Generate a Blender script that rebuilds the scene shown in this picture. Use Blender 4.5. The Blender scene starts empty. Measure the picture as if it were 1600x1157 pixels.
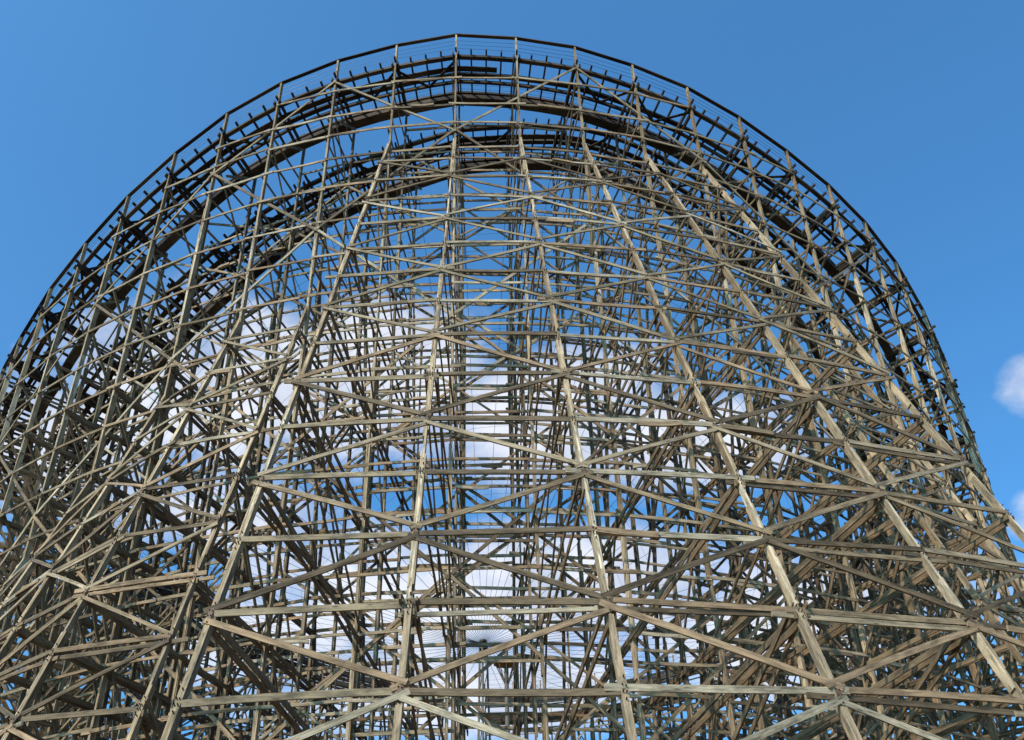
import bpy, math, random
from mathutils import Vector, Matrix
random.seed(11)
S = bpy.context.scene
C = S.collection

# ------------------------------------------------------------------ camera
EYE = 1.6
PITCH, YAW, ROLL = 0.6425, 0.0380, -0.0306
cp, sp, cy, sy = math.cos(PITCH), math.sin(PITCH), math.cos(YAW), math.sin(YAW)
Fv = Vector((sy*cp, cy*cp, sp)); R0 = Vector((cy, -sy, 0)); U0 = R0.cross(Fv)
Rv = math.cos(ROLL)*R0 + math.sin(ROLL)*U0
Uv = -math.sin(ROLL)*R0 + math.cos(ROLL)*U0
cam = bpy.data.cameras.new('camera'); co = bpy.data.objects.new('camera', cam); C.objects.link(co)
cam.sensor_width = 36; cam.lens = 36.0; cam.clip_start = 0.1; cam.clip_end = 6000
m = Matrix((Rv, Uv, -Fv)).transposed().to_4x4(); m.translation = Vector((0, 0, EYE)); co.matrix_world = m
S.camera = co

# ------------------------------------------------------------------ sun and sky
SUN_AZ, SUN_EL = math.radians(219), math.radians(43)      # compass angle from +Y, clockwise
sd = Vector((math.sin(SUN_AZ)*math.cos(SUN_EL), math.cos(SUN_AZ)*math.cos(SUN_EL), math.sin(SUN_EL)))
sl = bpy.data.lights.new('sun', 'SUN'); sl.energy = 5.0; sl.angle = math.radians(0.5); sl.color = (1.0, 0.89, 0.74)
so = bpy.data.objects.new('sun', sl); C.objects.link(so)
so.rotation_euler = sd.to_track_quat('Z', 'Y').to_euler()
W = bpy.data.worlds.new('World'); S.world = W; W.use_nodes = True
nt = W.node_tree; nt.nodes.clear()
def N(t, **k):
    n = nt.nodes.new(t)
    for a, v in k.items(): setattr(n, a, v)
    return n
def mth(op, a, b=None, clamp=False):
    n = N('ShaderNodeMath', operation=op); n.use_clamp = clamp
    for i, v in enumerate((a, b)):
        if v is None: continue
        if hasattr(v, 'links'): nt.links.new(v, n.inputs[i])
        else: n.inputs[i].default_value = v
    return n.outputs[0]
out = N('ShaderNodeOutputWorld'); bg = N('ShaderNodeBackground'); bg.inputs[1].default_value = 0.146
sky = N('ShaderNodeTexSky', sky_type='NISHITA'); sky.sun_disc = False
sky.sun_elevation = SUN_EL; sky.sun_rotation = SUN_AZ
sky.air_density = 1.0; sky.dust_density = 3.8; sky.ozone_density = 2.6
tint = N('ShaderNodeMix', data_type='RGBA', blend_type='MULTIPLY'); tint.inputs[0].default_value = 1.0
tint.inputs[7].default_value = (0.62, 1.41, 1.86, 1)
nt.links.new(sky.outputs[0], tint.inputs[6])
# cumulus clouds high in the sky, laid out by compass direction and height
tc = N('ShaderNodeTexCoord')
def pix(x, y):
    return (Fv + Rv*(x-800)/1600 - Uv*(y-578.5)/1600).normalized()
BL = [  # azimuth, elevation (degrees), half width, half height, strength
]
def azel(x, y):
    d = pix(x, y); return math.degrees(math.atan2(d.x, d.y)), math.degrees(math.asin(d.z))
CL = [((-17.5, 34.5), 10.0, 5.2, 1.0), ((-6.0, 36.5), 7.5, 4.2, 1.1), ((4.5, 33.8), 9.5, 4.0, 1.1), ((13.0, 32.0), 8.5, 3.0, 1.0),
      ((-24.5, 30.5), 6.0, 4.2, .9), ((0.5, 24.6), 16.0, 3.6, 1.1), ((-1.0, 19.5), 14.0, 3.0, 1.0), ((16.0, 21.8), 12.0, 3.6, .95), ((-12.0, 22.0), 9.0, 3.0, .9), ((-16, 28.5), 6, 2.5, .8),
      ((35.3, 30.6), 2.8, 1.7, .95), ((33.6, 24.4), 3.0, 1.5, .9), ((-31.0, 23.0), 6.0, 2.8, .8)]
nz = N('ShaderNodeTexNoise'); nz.inputs['Scale'].default_value = 10.0; nz.inputs['Detail'].default_value = 9.0; nz.inputs['Roughness'].default_value = 0.6
mp = N('ShaderNodeMapping'); mp.inputs['Scale'].default_value = (1, 1, 1.7); nt.links.new(tc.outputs['Generated'], mp.inputs[0]); nt.links.new(mp.outputs[0], nz.inputs['Vector'])
sx = N('ShaderNodeSeparateXYZ'); nt.links.new(tc.outputs['Generated'], sx.inputs[0])
az = mth('MULTIPLY', mth('ARCTAN2', sx.outputs[0], sx.outputs[1]), 57.29578)
el = mth('MULTIPLY', mth('ARCSINE', sx.outputs[2]), 57.29578)
tot = None
for (a, e), wa, we, s in CL:
    da = mth('DIVIDE', mth('SUBTRACT', az, a), wa); de = mth('DIVIDE', mth('SUBTRACT', el, e), we)
    r2 = mth('ADD', mth('MULTIPLY', da, da), mth('MULTIPLY', de, de))
    v = mth('MULTIPLY', mth('SUBTRACT', 1.25, r2), s)
    tot = v if tot is None else mth('MAXIMUM', tot, v)
den = mth('ADD', mth('MULTIPLY', mth('MAXIMUM', tot, -2.5), 0.6), mth('MULTIPLY', mth('SUBTRACT', nz.outputs[0], 0.5), 1.9))
cr = N('ShaderNodeMapRange'); cr.inputs[1].default_value = -0.15; cr.inputs[2].default_value = 0.75; cr.interpolation_type = 'SMOOTHSTEP'
nt.links.new(den, cr.inputs[0])
nz2 = N('ShaderNodeTexNoise'); nz2.inputs['Scale'].default_value = 16.0; nz2.inputs['Detail'].default_value = 6
nt.links.new(tc.outputs['Generated'], nz2.inputs['Vector'])
cc = N('ShaderNodeMix', data_type='RGBA'); cc.inputs[6].default_value = (4.4, 4.8, 5.8, 1); cc.inputs[7].default_value = (6.4, 6.6, 7.2, 1)
cs = N('ShaderNodeMapRange'); cs.inputs[1].default_value = .38; cs.inputs[2].default_value = .6; nt.links.new(nz2.outputs[0], cs.inputs[0]); nt.links.new(cs.outputs[0], cc.inputs[0])
mx = N('ShaderNodeMix', data_type='RGBA'); nt.links.new(mth('MULTIPLY', cr.outputs[0], 0.93), mx.inputs[0])
nt.links.new(tint.outputs[2], mx.inputs[6]); nt.links.new(cc.outputs[2], mx.inputs[7])
nt.links.new(mx.outputs[2], bg.inputs[0]); nt.links.new(bg.outputs[0], out.inputs[0])
S.view_settings.view_transform = 'Standard'; S.view_settings.look = 'None'; S.view_settings.gamma = 1; S.view_settings.exposure = 0.0
S.cycles.max_bounces = 5; S.cycles.diffuse_bounces = 2

# ------------------------------------------------------------------ materials
def mat(name):
    mm = bpy.data.materials.new(name); mm.use_nodes = True; return mm
def wood(name, cols, rough=.85, grain=1.0):
    k = {'shaded_column_timber': .78, 'shaded_bent_timber': .78, 'weathered_ledger_timber': .9}.get(name, 1)
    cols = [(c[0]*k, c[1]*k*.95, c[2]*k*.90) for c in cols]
    mm = mat(name); t = mm.node_tree; b = t.nodes['Principled BSDF']; b.inputs['Roughness'].default_value = rough
    b.inputs['Specular IOR Level'].default_value = .3
    geo = t.nodes.new('ShaderNodeNewGeometry'); ramp = t.nodes.new('ShaderNodeValToRGB')
    t.links.new(geo.outputs['Random Per Island'], ramp.inputs[0])
    els = ramp.color_ramp.elements; ramp.color_ramp.interpolation = 'CONSTANT'
    els[0].position = 0; els[0].color = (*cols[0], 1); els[1].position = 1-1/len(cols); els[1].color = (*cols[-1], 1)
    for i, c in enumerate(cols[1:-1]): e = els.new((i+1)/len(cols)); e.color = (*c, 1)
    uv = t.nodes.new('ShaderNodeUVMap'); uv.uv_map = 'UVMap'
    mp = t.nodes.new('ShaderNodeMapping'); mp.inputs['Scale'].default_value = (1.3, 34, 1); t.links.new(uv.outputs[0], mp.inputs[0])
    add = t.nodes.new('ShaderNodeVectorMath'); add.operation = 'ADD'
    cmb = t.nodes.new('ShaderNodeCombineXYZ'); mu = t.nodes.new('ShaderNodeMath'); mu.operation = 'MULTIPLY'; mu.inputs[1].default_value = 173.0
    t.links.new(geo.outputs['Random Per Island'], mu.inputs[0]); t.links.new(mu.outputs[0], cmb.inputs[2])
    t.links.new(mp.outputs[0], add.inputs[0]); t.links.new(cmb.outputs[0], add.inputs[1])
    n1 = t.nodes.new('ShaderNodeTexNoise'); n1.inputs['Scale'].default_value = 1.0; n1.inputs['Detail'].default_value = 6; n1.inputs['Roughness'].default_value = .65
    t.links.new(add.outputs[0], n1.inputs['Vector'])
    n2 = t.nodes.new('ShaderNodeTexNoise'); n2.inputs['Scale'].default_value = .8; n2.inputs['Detail'].default_value = 3
    tc = t.nodes.new('ShaderNodeTexCoord'); t.links.new(tc.outputs['Object'], n2.inputs['Vector'])
    r1 = t.nodes.new('ShaderNodeMapRange'); r1.inputs[1].default_value = .3; r1.inputs[2].default_value = .7; r1.inputs[3].default_value = .55; r1.inputs[4].default_value = 1.3
    r2 = t.nodes.new('ShaderNodeMapRange'); r2.inputs[1].default_value = .3; r2.inputs[2].default_value = .7; r2.inputs[3].default_value = .75; r2.inputs[4].default_value = 1.2
    t.links.new(n1.outputs[0], r1.inputs[0]); t.links.new(n2.outputs[0], r2.inputs[0])
    # water stains in blotches along the board, and knots
    mp3 = t.nodes.new('ShaderNodeMapping'); mp3.inputs['Scale'].default_value = (1.1, 5, 1); t.links.new(uv.outputs[0], mp3.inputs[0])
    ad3 = t.nodes.new('ShaderNodeVectorMath'); ad3.operation = 'ADD'; t.links.new(mp3.outputs[0], ad3.inputs[0]); t.links.new(cmb.outputs[0], ad3.inputs[1])
    n3 = t.nodes.new('ShaderNodeTexNoise'); n3.inputs['Scale'].default_value = 1.6; n3.inputs['Detail'].default_value = 7; n3.inputs['Roughness'].default_value = .7
    t.links.new(ad3.outputs[0], n3.inputs['Vector'])
    r3 = t.nodes.new('ShaderNodeMapRange'); r3.inputs[1].default_value = .36; r3.inputs[2].default_value = .56; r3.inputs[3].default_value = .42; r3.inputs[4].default_value = 1.08
    t.links.new(n3.outputs[0], r3.inputs[0])
    vo = t.nodes.new('ShaderNodeTexVoronoi'); vo.inputs['Scale'].default_value = 1.0
    mp4 = t.nodes.new('ShaderNodeMapping'); mp4.inputs['Scale'].default_value = (1.6, 7, 1); t.links.new(uv.outputs[0], mp4.inputs[0])
    ad4 = t.nodes.new('ShaderNodeVectorMath'); ad4.operation = 'ADD'; t.links.new(mp4.outputs[0], ad4.inputs[0]); t.links.new(cmb.outputs[0], ad4.inputs[1]); t.links.new(ad4.outputs[0], vo.inputs['Vector'])
    r4 = t.nodes.new('ShaderNodeMapRange'); r4.inputs[1].default_value = .06; r4.inputs[2].default_value = .13; r4.inputs[3].default_value = .35; r4.inputs[4].default_value = 1.0
    t.links.new(vo.outputs['Distance'], r4.inputs[0])
    m34 = t.nodes.new('ShaderNodeMath'); m34.operation = 'MULTIPLY'; t.links.new(r3.outputs[0], m34.inputs[0]); t.links.new(r4.outputs[0], m34.inputs[1])
    ml = t.nodes.new('ShaderNodeMath'); ml.operation = 'MULTIPLY'; t.links.new(r1.outputs[0], ml.inputs[0]); t.links.new(r2.outputs[0], ml.inputs[1])
    ml2 = t.nodes.new('ShaderNodeMath'); ml2.operation = 'MULTIPLY'; t.links.new(ml.outputs[0], ml2.inputs[0]); t.links.new(m34.outputs[0], ml2.inputs[1])
    vm = t.nodes.new('ShaderNodeVectorMath'); vm.operation = 'SCALE'; t.links.new(ramp.outputs[0], vm.inputs[0]); t.links.new(ml2.outputs[0], vm.inputs['Scale'])
    t.links.new(vm.outputs[0], b.inputs['Base Color'])
    return mm
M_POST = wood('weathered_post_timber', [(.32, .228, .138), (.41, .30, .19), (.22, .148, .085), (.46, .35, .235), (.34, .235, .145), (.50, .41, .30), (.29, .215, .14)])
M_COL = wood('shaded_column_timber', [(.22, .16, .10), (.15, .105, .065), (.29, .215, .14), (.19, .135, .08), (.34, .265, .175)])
M_LEDG = wood('weathered_ledger_timber', [(.20, .135, .077), (.28, .20, .125), (.13, .09, .055), (.36, .275, .185), (.25, .165, .10), (.30, .23, .15), (.17, .12, .075), (.42, .345, .25), (.24, .185, .115), (.33, .22, .135)])
M_DARK = wood('shaded_track_timber', [(.038, .024, .015), (.058, .039, .025), (.026, .017, .012), (.085, .062, .042)])  # black of the shaded track undersides put into the timber colour
M_RAD = wood('shaded_bent_timber', [(.16, .105, .055), (.09, .062, .035), (.23, .16, .095), (.13, .085, .05)])  # inner bracing, with the shade inside the trestle put into its colour
def plain(name, col, rough=.6, metal=0):
    mm = mat(name); b = mm.node_tree.nodes['Principled BSDF']; b.inputs['Base Color'].default_value = (*col, 1)
    b.inputs['Roughness'].default_value = rough; b.inputs['Metallic'].default_value = metal
    t = mm.node_tree; n = t.nodes.new('ShaderNodeTexNoise'); n.inputs['Scale'].default_value = 9
    v = t.nodes.new('ShaderNodeMapRange'); v.inputs[3].default_value = rough-.15; v.inputs[4].default_value = rough+.15
    t.links.new(n.outputs[0], v.inputs[0]); t.links.new(v.outputs[0], b.inputs['Roughness'])
    return mm
M_WIRE = plain('dark_steel_cable', (.035, .038, .045), .5, .6)
M_ORANGE = plain('orange_canopy_fabric', (.62, .24, .04), .7)
M_STEEL = plain('grey_green_mast_steel', (.13, .11, .085), .7, .2)
def ground_mat():
    mm = mat('bounce_dirt_ground'); t = mm.node_tree; b = t.nodes['Principled BSDF']; b.inputs['Roughness'].default_value = .95  # unseen ground; dirt brown chosen for warm bounce light onto the timbers
    tc = t.nodes.new('ShaderNodeTexCoord'); n = t.nodes.new('ShaderNodeTexNoise'); n.inputs['Scale'].default_value = .35; n.inputs['Detail'].default_value = 8
    r = t.nodes.new('ShaderNodeValToRGB'); r.color_ramp.elements[0].color = (.11, .08, .05, 1); r.color_ramp.elements[0].position = .35
    r.color_ramp.elements[1].color = (.21, .165, .11, 1); r.color_ramp.elements[1].position = .7
    t.links.new(tc.outputs['Object'], n.inputs['Vector']); t.links.new(n.outputs[0], r.inputs[0]); t.links.new(r.outputs[0], b.inputs['Base Color'])
    return mm

# ------------------------------------------------------------------ mesh building
class MB:
    def __init__(s): s.v = []; s.f = []; s.uv = []
    def box(s, p, q, side, w, h, ext=0.0, twist=0.0):
        """a sawn timber from p to q; w is its size along 'side', h across it"""
        p = Vector(p); q = Vector(q); d = (q-p); L = d.length
        if L < 1e-4: return
        d /= L; p = p-d*ext; q = q+d*ext; L += 2*ext
        a = Vector(side); a = (a-d*a.dot(d))
        if a.length < 1e-4: a = Vector((0, 0, 1)).cross(d)
        a.normalize(); b = d.cross(a)
        if twist: a, b = a*math.cos(twist)+b*math.sin(twist), b*math.cos(twist)-a*math.sin(twist)
        a = a*w/2; b = b*h/2; n = len(s.v)
        for e in (p, q):
            for u, v in ((-1, -1), (1, -1), (1, 1), (-1, 1)): s.v.append(tuple(e+a*u+b*v))
        o = random.random()*7
        for i in range(4):
            j = (i+1) % 4; s.f.append((n+i, n+j, n+4+j, n+4+i))
            ww = w if i % 2 == 0 else h; v0 = i*.37
            s.uv += [(o, v0), (o, v0+ww), (o+L, v0+ww), (o+L, v0)]
        s.f.append((n+3, n+2, n+1, n)); s.uv += [(0, 0), (0, w), (.1, w), (.1, 0)]
        s.f.append((n+4, n+5, n+6, n+7)); s.uv += [(0, 0), (0, w), (.1, w), (.1, 0)]
    def board(s, p, q, side, w, h, ext=0.0, bow=.03, twist=0.0):
        """a long board that bows and twists a little"""
        p = Vector(p); q = Vector(q); d = q-p; L = d.length
        if L < 1e-4: return
        d /= L; p = p-d*ext*random.uniform(.5, 1.9); q = q+d*ext*random.uniform(.5, 1.9); L = (q-p).length
        a = Vector(side); a = (a-d*a.dot(d)); a.normalize(); b = d.cross(a)
        n = 4; k = len(s.v); b1 = random.uniform(-bow, bow); b2 = random.uniform(-bow, bow); tw = random.uniform(-.12, .12)
        w *= random.uniform(.88, 1.12); h *= random.uniform(.86, 1.12)
        for i in range(n+1):
            f = i/n; sf = 4*f*(1-f); e = p.lerp(q, f)+b*b1*sf+a*b2*sf*.6
            t = twist+tw*(f-.5); A = (a*math.cos(t)+b*math.sin(t))*w/2; B = (b*math.cos(t)-a*math.sin(t))*h/2
            for u, v in ((-1, -1), (1, -1), (1, 1), (-1, 1)): s.v.append(tuple(e+A*u+B*v))
        o = random.random()*7
        for j in range(n):
            m = k+4*j
            for i in range(4):
                i2 = (i+1) % 4; s.f.append((m+i, m+i2, m+4+i2, m+4+i)); ww = w if i % 2 == 0 else h; v0 = i*.37
                u0, u1 = o+L*j/n, o+L*(j+1)/n
                s.uv += [(u0, v0), (u0, v0+ww), (u1, v0+ww), (u1, v0)]
        m = k+4*n
        s.f.append((k+3, k+2, k+1, k)); s.uv += [(0, 0), (0, w), (.1, w), (.1, 0)]
        s.f.append((m, m+1, m+2, m+3)); s.uv += [(0, 0), (0, w), (.1, w), (.1, 0)]
    def tube(s, p, q, r, n=5):
        p = Vector(p); q = Vector(q); d = (q-p).normalized(); a = d.orthogonal().normalized(); b = d.cross(a); k = len(s.v)
        for e in (p, q):
            for i in range(n): t = 2*math.pi*i/n; s.v.append(tuple(e+a*r*math.cos(t)+b*r*math.sin(t)))
        for i in range(n):
            j = (i+1) % n; s.f.append((k+i, k+j, k+n+j, k+n+i)); s.uv += [(0, 0)]*4
    def build(s, name, material, parent=None):
        if not s.v: return None
        me = bpy.data.meshes.new(name); me.from_pydata(s.v, [], s.f)
        u = me.uv_layers.new(name='UVMap'); u.data.foreach_set('uv', [c for t in s.uv for c in t])
        me.materials.append(material); me.update()
        o = bpy.data.objects.new(name, me); C.objects.link(o); o.parent = parent
        return o
def empty(name, loc=(0, 0, 0), parent=None):
    o = bpy.data.objects.new(name, None); C.objects.link(o); o.location = loc; o.parent = parent; o.empty_display_size = .5; return o
def tag(o, label=None, cat=None, group=None, kind=None):
    for k, v in (('label', label), ('category', cat), ('group', group), ('kind', kind)):
        if v: o[k] = v
    return o

# ------------------------------------------------------------------ ground
g = MB(); n = 24; G = 3000
vs = []
for i in range(n+1):
    for j in range(n+1): vs.append((-G+2*G*i/n, -G+2*G*j/n, 0))
me = bpy.data.meshes.new('ground'); me.from_pydata(vs, [], [(i*(n+1)+j, (i+1)*(n+1)+j, (i+1)*(n+1)+j+1, i*(n+1)+j+1) for i in range(n) for j in range(n)])
me.materials.append(ground_mat()); go = bpy.data.objects.new('ground', me); C.objects.link(go); go['kind'] = 'structure'

# ------------------------------------------------------------------ the curve of the structure
D = 54.905; RO = 27.4
DPH = 0.0961; PH0 = -0.0355-9*DPH
B0, B1 = -22, 42
RC = [27.4, 24.9, 22.2, 19.7]                # radii of the three post rows
def phi(b): return PH0+b*DPH
def pt(b, r, z, off=0.0):
    a = phi(b); return Vector((r*math.sin(a)+off*math.cos(a), D-r*math.cos(a)+off*math.sin(a), z))
def rad(b): a = phi(b); return Vector((math.sin(a), -math.cos(a), 0))
def tan(b): a = phi(b); return Vector((math.cos(a), math.sin(a), 0))
ZT = {0: 30.51, 1: 31.78, 2: 32.89, 3: 34.25, 4: 35.48, 5: 36.73, 6: 37.65, 7: 38.28, 8: 38.75, 9: 39.2, 10: 39.02, 11: 38.77, 12: 38.22,
      13: 37.66, 14: 36.85, 15: 36.0, 16: 35.3, 17: 34.55, 18: 33.65, 19: 32.3, 20: 30.7, 21: 29.1, 22: 27.6, 23: 26.6, 24: 25.8, 25: 25.2, 26: 24.7}
def ip(tab, b):
    ks = sorted(tab); b = max(ks[0], min(ks[-1], b)); i = math.floor(b)
    if i >= ks[-1]: return tab[ks[-1]]
    return tab[i]*(1-(b-i))+tab[i+1]*(b-i)
for b in range(-1, -24, -1): ZT[b] = 30.3+1.3*math.sin(min(1, (-b-1)/8)*math.pi/2) if b > -14 else ZT[b+1]-.28
for b in range(22, 44): ZT[b] = ZT[b-1]-(.5 if b < 24 else .02)
def zt(b): return ip(ZT, b)+EYE        # top of the outer hand rail
def z1(b): return zt(b)-1.22           # outer end of the first track's ties
def z2(b):
    a = phi(b)
    d = (-.077+.165*a+.20*a*a)*RO if a < .25 else -.75
    if a < -.9: d = -1.7
    return zt(b)+d
def Z0(b):                             # where the outer raking leg leaves the post
    if 8 <= b <= 13: return 32.2+EYE
    if b in (6, 7, 14, 15): return 23.9+EYE
    return {5: 21.2, 4: 18.6, 3: 16.2, 16: 20.5, 17: 17.0, 18: 14.0}.get(b, 12.0)+EYE
def SL(b): return .411 if 8 <= b <= 13 else .353
def rleg(b, z): return RO+max(0, (Z0(b)-z))*SL(b)
LV = [7.73+EYE+1.86*k for k in range(-4, 13)]                      # ledger levels of the raking face
LV_UP = [31.7+EYE, 33.2+EYE, 34.4+EYE, 36.1+EYE, 37.8+EYE]
def kidx(k): return k-4
def cols_top(b): return [zt(b), z1(b)-.35, z2(b)-.45, z2(b)-8.0]
def inner_z0(b): return z2(b)-4.5
def rin(b, z): return RC[2]-max(0, inner_z0(b)-z)*.17

coaster = tag(empty('wooden_roller_coaster', (0, D, 0)), 'huge curved wooden roller coaster trestle of weathered timber with two dark banked tracks on top', 'roller coaster')
coaster.location = (0, 0, 0)
J = lambda s: random.uniform(-s, s)

# ---- bents: one radial frame each
M_BOLT = plain('rusty_bolt_steel', (.10, .055, .035), .7, .4)
def post(b, r, ztop, wt, wr, name, bent):
    mb = MB(); z = 0.0; k = 0; zc = 27+EYE
    # built up from overlapping planks, so that the outline steps at each splice
    while z < ztop-.01:
        zn = min(ztop, z+random.uniform(4.2, 5.6))
        th = wt if z < zc else wt*.8
        mb.box(pt(b, r, z, 0), pt(b, r, zn, 0), tan(b), th*(.5 if z < zc-4 else .95), wr*(1 if z < zc else .8))
        z = zn
    z = random.uniform(0, 2)
    while z < min(ztop-2.5, zc):
        zn = min(ztop-.8, z+random.uniform(2.2, 4.8)); th = wt*(1 if z < zc else .7)
        for sgn in (-1, 1):
            if random.random() < .8:
                mb.box(pt(b, r+J(.01), z+J(.4), sgn*th*.43), pt(b, r+J(.01), zn+J(.4), sgn*th*.43), tan(b), th*.34, wr*random.uniform(.82, 1.08))
        z = zn+(0.03 if random.random() < .7 else random.uniform(.3, 1.2))
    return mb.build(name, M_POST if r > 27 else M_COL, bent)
def raker(b, r0, z0, slope, zend, wt, wr, name, bent, material=None):
    mb = MB(); z = z0; d = 1 if slope > 0 else -1
    def P(z, off=0): return pt(b, r0+(z0-z)*slope, z, off)
    z = z0+.35
    while z > zend+.01:
        zn = max(zend, z-random.uniform(3.4, 5.0)); mb.box(P(z), P(zn), tan(b), wt*.5, wr); z = zn
    z = z0+.1
    while z > zend+1:
        zn = max(zend, z-random.uniform(2.4, 4.6))
        for sgn in (-1, 1):
            if random.random() < .82: mb.box(P(z+J(.3), sgn*wt*.42), P(zn+J(.3), sgn*wt*.42), tan(b), wt*.33, wr*random.uniform(.85, 1.1))
        z = zn-(0.02 if random.random() < .7 else random.uniform(.3, 1.0))
    nf = len(mb.f)
    if slope > .3 and 3 <= b <= 17:          # gusset plates and bolt heads at the joints
        for k, zz in enumerate(LV):
            if zz > Z0(b)-.2: continue
            c = P(zz)+rad(b)*.13; R_ = rad(b); T_ = tan(b)
            dn = (R_*slope-Vector((0, 0, 1))).normalized(); nn = (R_+Vector((0, 0, slope))).normalized()
            if (b+kidx(k)) % 2 == 0: mb.box(c-dn*.13, c+dn*.13, T_, .09, .012)
            for u, v in ((.03, .07), (-.03, -.07), (.03, -.05), (-.03, .06), (.0, .22), (.02, -.26)):
                e = c+T_*u+dn*v; mb.tube(e-nn*.05, e+nn*.02, .013, 6)
    o = mb.build(name, material or M_POST, bent)
    if len(mb.f) > nf:
        o.data.materials.append(M_BOLT); mi = [0]*nf+[1]*(len(mb.f)-nf); o.data.polygons.foreach_set('material_index', mi)
    return o
_build = MB.build
for b in range(B0, B1+1):
    far = b < -4 or b > 23
    if far:
        acc = MB()
        def gather(s_, name, material, parent=None):
            n_ = len(acc.v); acc.v += s_.v; acc.uv += s_.uv; acc.f += [tuple(i_+n_ for i_ in f_) for f_ in s_.f]
            acc.mi = getattr(acc, 'mi', [])+[material is not M_POST]*len(s_.f)
        MB.build = gather; bent = None
    else:
        MB.build = _build; bent = empty('bent', (0, 0, 0), coaster)
    ct = cols_top(b)
    post(b, RC[0], ct[0], .10, .20, 'post', bent)
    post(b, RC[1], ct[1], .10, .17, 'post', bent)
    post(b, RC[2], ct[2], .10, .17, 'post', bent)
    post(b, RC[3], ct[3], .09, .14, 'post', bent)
    raker(b, RO+.04, Z0(b), SL(b), 0, .105, .17, 'raking_leg', bent)
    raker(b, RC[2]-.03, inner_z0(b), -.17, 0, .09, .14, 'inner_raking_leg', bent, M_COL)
    # radial crossbeams in pairs, gripping the posts
    lv = [z for z in LV+LV_UP]
    for i, z in enumerate(lv):
        if z > ct[1]-.6: continue
        low = z < 24+EYE
        odd = low and i % 2
        if odd: continue
        ro = rleg(b, z); ri = rin(b, z)
        if z > ct[2]-.5: ri = RC[1]
        mb = MB()
        for s in (-1, 1):
            if (not low or odd) and s == 1: continue
            zo = z-.16+(.75 if odd else 0)
            mb.board(pt(b, (ro if not odd else RO)+.18, zo, s*.10), pt(b, ri-.25+J(.1), zo+J(.06), s*.10), tan(b), .04, .14 if low and not odd else .105)
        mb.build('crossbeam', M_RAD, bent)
    # diagonal braces inside the bent
    ev = lv[::2]
    for i in range(len(ev)-1):
        zl, zh = ev[i], ev[i+1]
        segs = []
        if Z0(b) > zh-.5 and rleg(b, zl)-RO > 1.8 and i % 2: segs.append((rleg(b, zh), RO, zh, zl, 2))
        if zh < ct[1]: segs.append((RC[0], RC[1], zh, zl, 1))
        if zh < ct[2]: segs.append((RC[1], RC[2], zh, zl, 1) if (i+b) % 3 else (RC[1], RC[2], zl, zh, 2))
        if b > 4: segs = [s_ for j_, s_ in enumerate(segs) if (i*3+b*5+j_) % 7 not in (1, 4)]
        for (ra, rb, za, zb, nn) in segs:
            mb = MB()
            for s in ((-1, 1) if nn == 2 else ((-1,) if i % 2 else (1,))):
                mb.board(pt(b, ra, za, s*.15), pt(b, rb, zb, s*.15), tan(b), .04, .11, ext=.15)
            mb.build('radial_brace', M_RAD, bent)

    if far:
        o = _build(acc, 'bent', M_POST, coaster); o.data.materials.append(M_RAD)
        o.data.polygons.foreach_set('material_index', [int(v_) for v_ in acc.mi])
MB.build = _build
# ---- courses running round the curve
def chord(mb, b, r, z, b2, r2, z2_, w, h, out=.0, ext=.12, jz=.06):
    p = pt(b, r+out, z+J(jz)); q = pt(b2, r2+out, z2_+J(jz)); s = rad((b+b2)/2)
    (mb.board if r < 40 and -3 < b < 21 else mb.box)(p, q, s, w, h, ext=ext, twist=J(.05))
def hz(z): return .122-.040*min(1, max(0, (z-8)/22))      # lighter timber higher up
def ring(name, bs, rf, z, w, h, out, ok, material=M_LEDG, double=0):
    mb = MB()
    for b in bs:
        if ok(b) and ok(b+1):
            chord(mb, b, rf(b, z), z, b+1, rf(b+1, z), z, w, h, out, ext=.02 if random.random() < .7 else .22)
            if random.random() < .16:         # a repair board nailed alongside
                f = random.uniform(0, .5); f2 = f+random.uniform(.2, .5)
                p, q2 = pt(b, rf(b, z)+out+.05, z-.06), pt(b+1, rf(b+1, z)+out+.05, z-.06)
                mb.board(p.lerp(q2, f)+Vector((0, 0, J(.07))), p.lerp(q2, f2)+Vector((0, 0, J(.07))), rad(b+.5), w, h)
            if random.random() < double:
                chord(mb, b, rf(b, z), z-h*1.1, b+1, rf(b+1, z), z-h*1.1, w, h*.8, out-.02, ext=.3)
        elif mb.v:
            mb.build(name, material, coaster); mb = MB()
    return mb.build(name, material, coaster)
groups = [range(B0, 7), range(8, 13), range(14, B1)]
def samegrp(b, c): return any(b in range(g.start, g.stop+1) and c in range(g.start, g.stop+1) for g in groups)
for k, z in enumerate(LV):
    for g in groups:
        ring('raking_face_ledger', g, rleg, z, .05, hz(z), .12, lambda b: z < Z0(b)-.2, double=.45 if z < 15 else 0)
for g in groups:
    for b in g:
        mb = MB()
        for k in range(1, len(LV)):
            zh, zl = LV[k], LV[k-1]
            if zh > min(Z0(b), Z0(b+1))+.2: continue
            if (b+kidx(k)) % 2 == 0: mb_p = (b, zh-.14, b+1, zl+.14)
            else: mb_p = (b+1, zh-.14, b, zl+.14)
            ba, za, bb, zb = mb_p
            chord(mb, ba, rleg(ba, za), za, bb, rleg(bb, zb), zb, .045, hz(za)*.92, .17, ext=.1)
        mb.build('raking_face_brace', M_LEDG, coaster)
rows = range(B0, B1)
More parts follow.
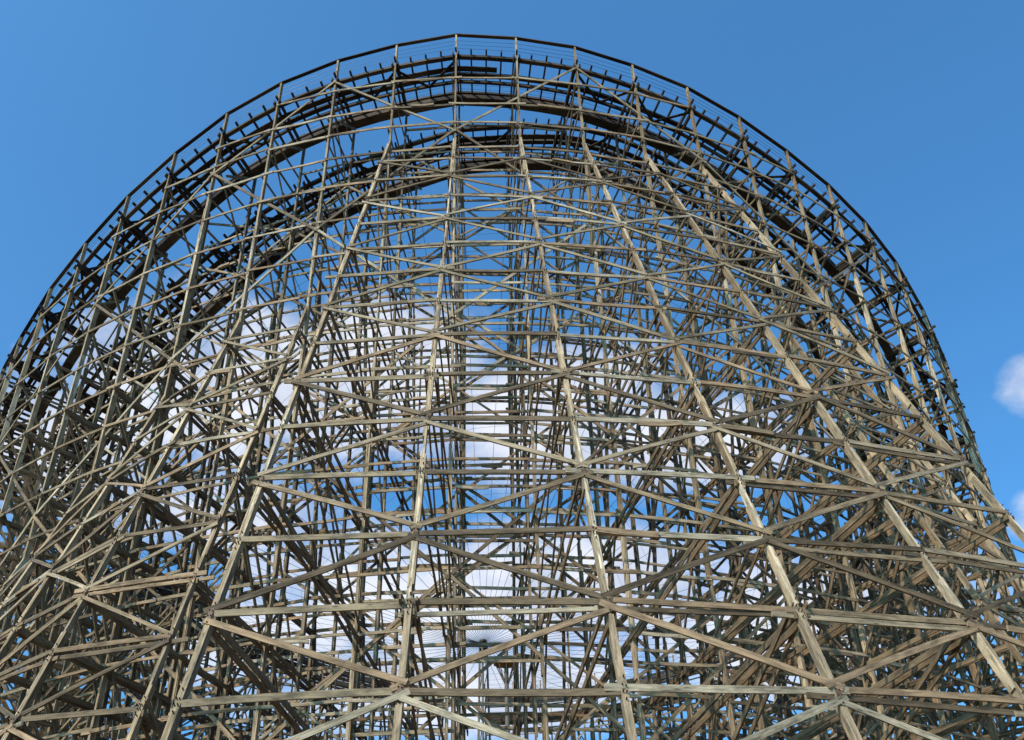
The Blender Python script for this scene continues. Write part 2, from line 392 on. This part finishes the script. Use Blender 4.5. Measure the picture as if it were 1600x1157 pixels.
for i, z in enumerate(LV+LV_UP):
    ring('outer_ledger', rows, lambda b, z: RC[0], z, .045, .10, .09, lambda b: z < zt(b)-1.3)
    if z < 23: ring('outer_ledger', range(8, 14), lambda b, z: RC[0], z-.85, .04, .085, -.08, lambda b: random.random() < .93)
    ring('middle_ledger', rows, lambda b, z: RC[1], z+.1 if z > 27 else z+.62, .045, .105, -.09, lambda b: z < z1(b)-1.2)
    ring('inner_ledger', rows, lambda b, z: RC[2], z-.12 if z > 27 else z-.6, .045, .105, -.09, lambda b: z < z2(b)-.9)
    if i % 2 == 0:
        ring('inner_raking_ledger', rows, rin, z+.05, .045, .12, -.1, lambda b: z < inner_z0(b)-1)
    else:
        ring('rear_ledger', rows, lambda b, z: RC[3], z+.3, .045, .12, -.1, lambda b: z < cols_top(b)[3]-.4)
# long diagonals on each post row, two bays wide
def diag_field(name, r, top, zn, out, dz, start, cols, w=.045, h=.105):
    for n, b in enumerate(range(start, B1-1, 2)):
        if not cols(n): continue
        mb = MB()
        for i in range(1, -8, -1):
            z = zn+dz*i
            ba, bb = (b+2, b) if (n+i+1) % 2 == 0 else (b, b+2)
            za, zb = z, z-dz
            if zb < 1.5 or zb > top(bb)-1 or za > top(ba)+1.6: continue
            chord(mb, ba, r, min(za, top(ba)), bb, r, zb, w, h, out, ext=.1)
        mb.build(name, M_LEDG, coaster)
diag_field('outer_face_brace', RC[0]*math.cos(DPH*.35), lambda b: zt(b)-1.6, 32.7+EYE, .14, 4.9, -19, lambda n: True)
diag_field('middle_face_brace', RC[1]*math.cos(DPH*.35), lambda b: z1(b)-.9, 31.0+EYE, -.14, 3.72, -22, lambda n: True)
diag_field('inner_face_brace', RC[2]*math.cos(DPH*.35), lambda b: z2(b)-1.2, 30.2+EYE, -.16, 3.72, -21, lambda n: True)
diag_field('middle_cross_brace', RC[1]*math.cos(DPH*.35), lambda b: z1(b)-.9, 29.1+EYE, .14, 3.72, 1, lambda n: n < 9, w=.04, h=.085)
diag_field('rear_face_brace', RC[3]*math.cos(DPH*.35), lambda b: z2(b)-8.3, 24.4+EYE, -.16, 3.72, -22, lambda n: n % 2 == 0)

# ---- the two banked tracks
def track(zf, ro, nm, hand):
    T = empty('track', (0, 0, 0), coaster)
    LEN, DROP = 2.2, .38
    def q(b, f, dz=0.0): return pt(b, ro-LEN*f, zf(b)-DROP*f+dz)
    rest = MB()
    for b in range(B0, B1):
        for i in range(4):
            bb = b+i/4; a = J(.02)
            near = -2 <= b <= 22
            mb = MB() if near else rest
            e0 = .0 if i else -.06
            mb.box(q(bb, -.02+e0+J(.02)), q(bb, 1.04+J(.02)), tan(bb), .07, .11)
            if near and i: mb.build('crosstie', M_DARK, T)
            elif near:
                # bent cap: a pair of heavy timbers bolted to the posts
                mb.box(q(bb, -.03, -.24)+tan(bb)*.12, q(bb, 1.12, -.24)+tan(bb)*.12, tan(bb), .06, .22)
                mb.box(q(bb, -.03, -.24)-tan(bb)*.12, q(bb, 1.12, -.24)-tan(bb)*.12, tan(bb), .06, .22)
                mb.build('bent_cap', M_DARK, T)
    o = rest.build('crosstie', M_DARK, T); o['kind'] = 'stuff'
    def run(name, f, w, h, dz, sub=2, end=None):
        mb = MB()
        for b in range(B0, B1):
            for i in range(sub):
                a, c = b+i/sub, b+(i+1)/sub
                if end is not None and c > end+.51: continue
                if end is not None: c = min(c, end)
                if c <= a: continue
                mb.box(q(a, f, dz), q(c, f, dz), rad(b)-Vector((0, 0, -.17)), w, h, ext=.015)
        return mb.build(name, M_DARK, T)
    run('outer_stringer', .10, .17, .17, -.15)
    run('walkway_board', .36, .24, .05, -.095, end=9.68 if nm == 'a' else 13.5)
    run('rail', .56, .20, .14, .14); run('rail_stringer', .62, .10, .19, -.16)
    run('rail', .98, .22, .14, .14); run('track_beam', 1.0, .40, .30, -.23)
    for b in range(-10, 29):
        if random.random() < .6:
            mb = MB()
            mb.box(q(b, .12, -.3), q(b+.5, .60, -.3), Vector((0, 0, 1)), .05, .11)
            mb.box(q(b+.5, .60, -.3), q(b+1, .12, -.3), Vector((0, 0, 1)), .05, .11)
            mb.build('lateral_brace', M_DARK, T)
    for b in range(B0, B1+1):
        mb = MB()
        mb.box(pt(b, ro-LEN-.1, zf(b)-DROP-.5, .2), pt(b, ro-.6, zf(b)-2.4, .2), tan(b), .045, .11)
        mb.build('knee_brace', M_RAD, T)
    return T
track(z1, RO+.12, 'a', True)
track(z2, .89*RO-.05, 'b', True)
# hand rail and its cables
mb = MB()
for b in range(B0, B1):
    mb.box(pt(b, RO+.02, zt(b)), pt(b+1, RO+.02, zt(b+1)), rad(b+.5), .16, .045, ext=.0)
mb.build('hand_rail', M_DARK, coaster)
for r, f, hs in ((RO, zt, (-.38, -.66, -.92)), (.89*RO-2.35, lambda b: z2(b)+.7, (0, -.3, -.6)), (RO-2.4, lambda b: z1(b)+.9, (0, -.3))):
    for h in hs:
        mb = MB()
        for b in range(B0, B1): mb.tube(pt(b, r, f(b)+h), pt(b+1, r, f(b+1)+h), .007, 4)
        mb.build('guard_cable', M_WIRE, coaster)
for b in range(B0, B1+1):
    mb = MB(); mb.box(pt(b, .89*RO-2.35, z2(b)-.6), pt(b, .89*RO-2.35, z2(b)+.75), tan(b), .08, .08)
    mb.build('inner_rail_post', M_POST, coaster)

# ---- central mast with its cable net
HUB = Vector((0, D, 22.0+EYE))
net = tag(empty('cable_mast', (0, D, 0)), 'slender central mast with a fan of thin dark cables spreading up to the timber posts', 'mast')
def rel(mbx):
    mbx.v = [(x, y-D, z) for x, y, z in mbx.v]; return mbx
mb = MB()
for i in range(3):
    a = i*2*math.pi/3+.4; o0 = Vector((math.cos(a), math.sin(a), 0))
    mb.tube(Vector((0, D, 0))+o0*.8, HUB+o0*.22, .06, 8)
    a2 = a+2*math.pi/3; o1 = Vector((math.cos(a2), math.sin(a2), 0))
    for k in range(16):
        z0, zz1 = k/16, (k+1)/16
        P0 = Vector((0, D, HUB.z*z0))+o0*(.8-.58*z0); P1 = Vector((0, D, HUB.z*zz1))+o1*(.8-.58*zz1)
        mb.tube(P0, P1, .025, 5)
rel(mb).build('lattice_shaft', M_STEEL, net)
mb = MB()
mb.tube(HUB+Vector((0, 0, -.25)), HUB+Vector((0, 0, .25)), .2, 12); rel(mb).build('hub', M_STEEL, net)
def anchor(b): return pt(b, rin(b, 30), z2(b)-1.0)
for b in range(B0, B1+1):
    mb = MB(); A = anchor(b); n = 10; last = None
    for i in range(n+1):
        f = i/n; P = HUB.lerp(A, f); P.z -= .5*4*f*(1-f)
        if last is not None: mb.tube(last, P, .012, 4)
        last = P
    rel(mb).build('cable', M_WIRE, net)
for f in [x/100 for x in (30, 38, 46, 53, 60, 66, 70, 73, 78, 81, 84, 88, 91, 94, 97)]:
    mb = MB()
    for b in range(B0, B1):
        P = HUB.lerp(anchor(b), f); P.z -= 2*f*(1-f); Q = HUB.lerp(anchor(b+1), f); Q.z -= 2*f*(1-f)
        mb.tube(P, Q, .0065, 4)
    rel(mb).build('ring_cable', M_WIRE, net)
# orange roof of a ride just beside the mast
cn = Vector((1.25, D-1.0, 0)); cano = tag(empty('orange_ride_canopy', cn), 'small orange canopy on a ribbed pole beside the central mast', 'canopy')
v = []; f = []; ns = 20
for r, z in ((.04, 21.35), (.35, 21.28), (.62, 21.18), (.66, 21.08)):
    for i in range(ns): a = 2*math.pi*i/ns; v.append((r*math.cos(a), r*math.sin(a), z+EYE-.6+.03*math.cos(10*a)))
for k in range(3):
    for i in range(ns): j = (i+1) % ns; f.append((k*ns+i, k*ns+j, (k+1)*ns+j, (k+1)*ns+i))
me = bpy.data.meshes.new('roof'); me.from_pydata(v, [], f); me.materials.append(M_ORANGE); o = bpy.data.objects.new('roof', me); C.objects.link(o); o.parent = cano
sm = o.modifiers.new('s', 'SOLIDIFY'); sm.thickness = .04
mb = MB(); mb.tube((0, 0, 0), (0, 0, 21.9+EYE-.6), .12, 10)
mb.build('pole', M_STEEL, cano)
for i in range(8):
    a = 2*math.pi*i/8; mb = MB(); mb.tube((.1*math.cos(a), .1*math.sin(a), 20+EYE-.6), (0.6*math.cos(a), .6*math.sin(a), 21.1+EYE-.6), .03, 5)
    mb.build('rib', M_STEEL, cano)
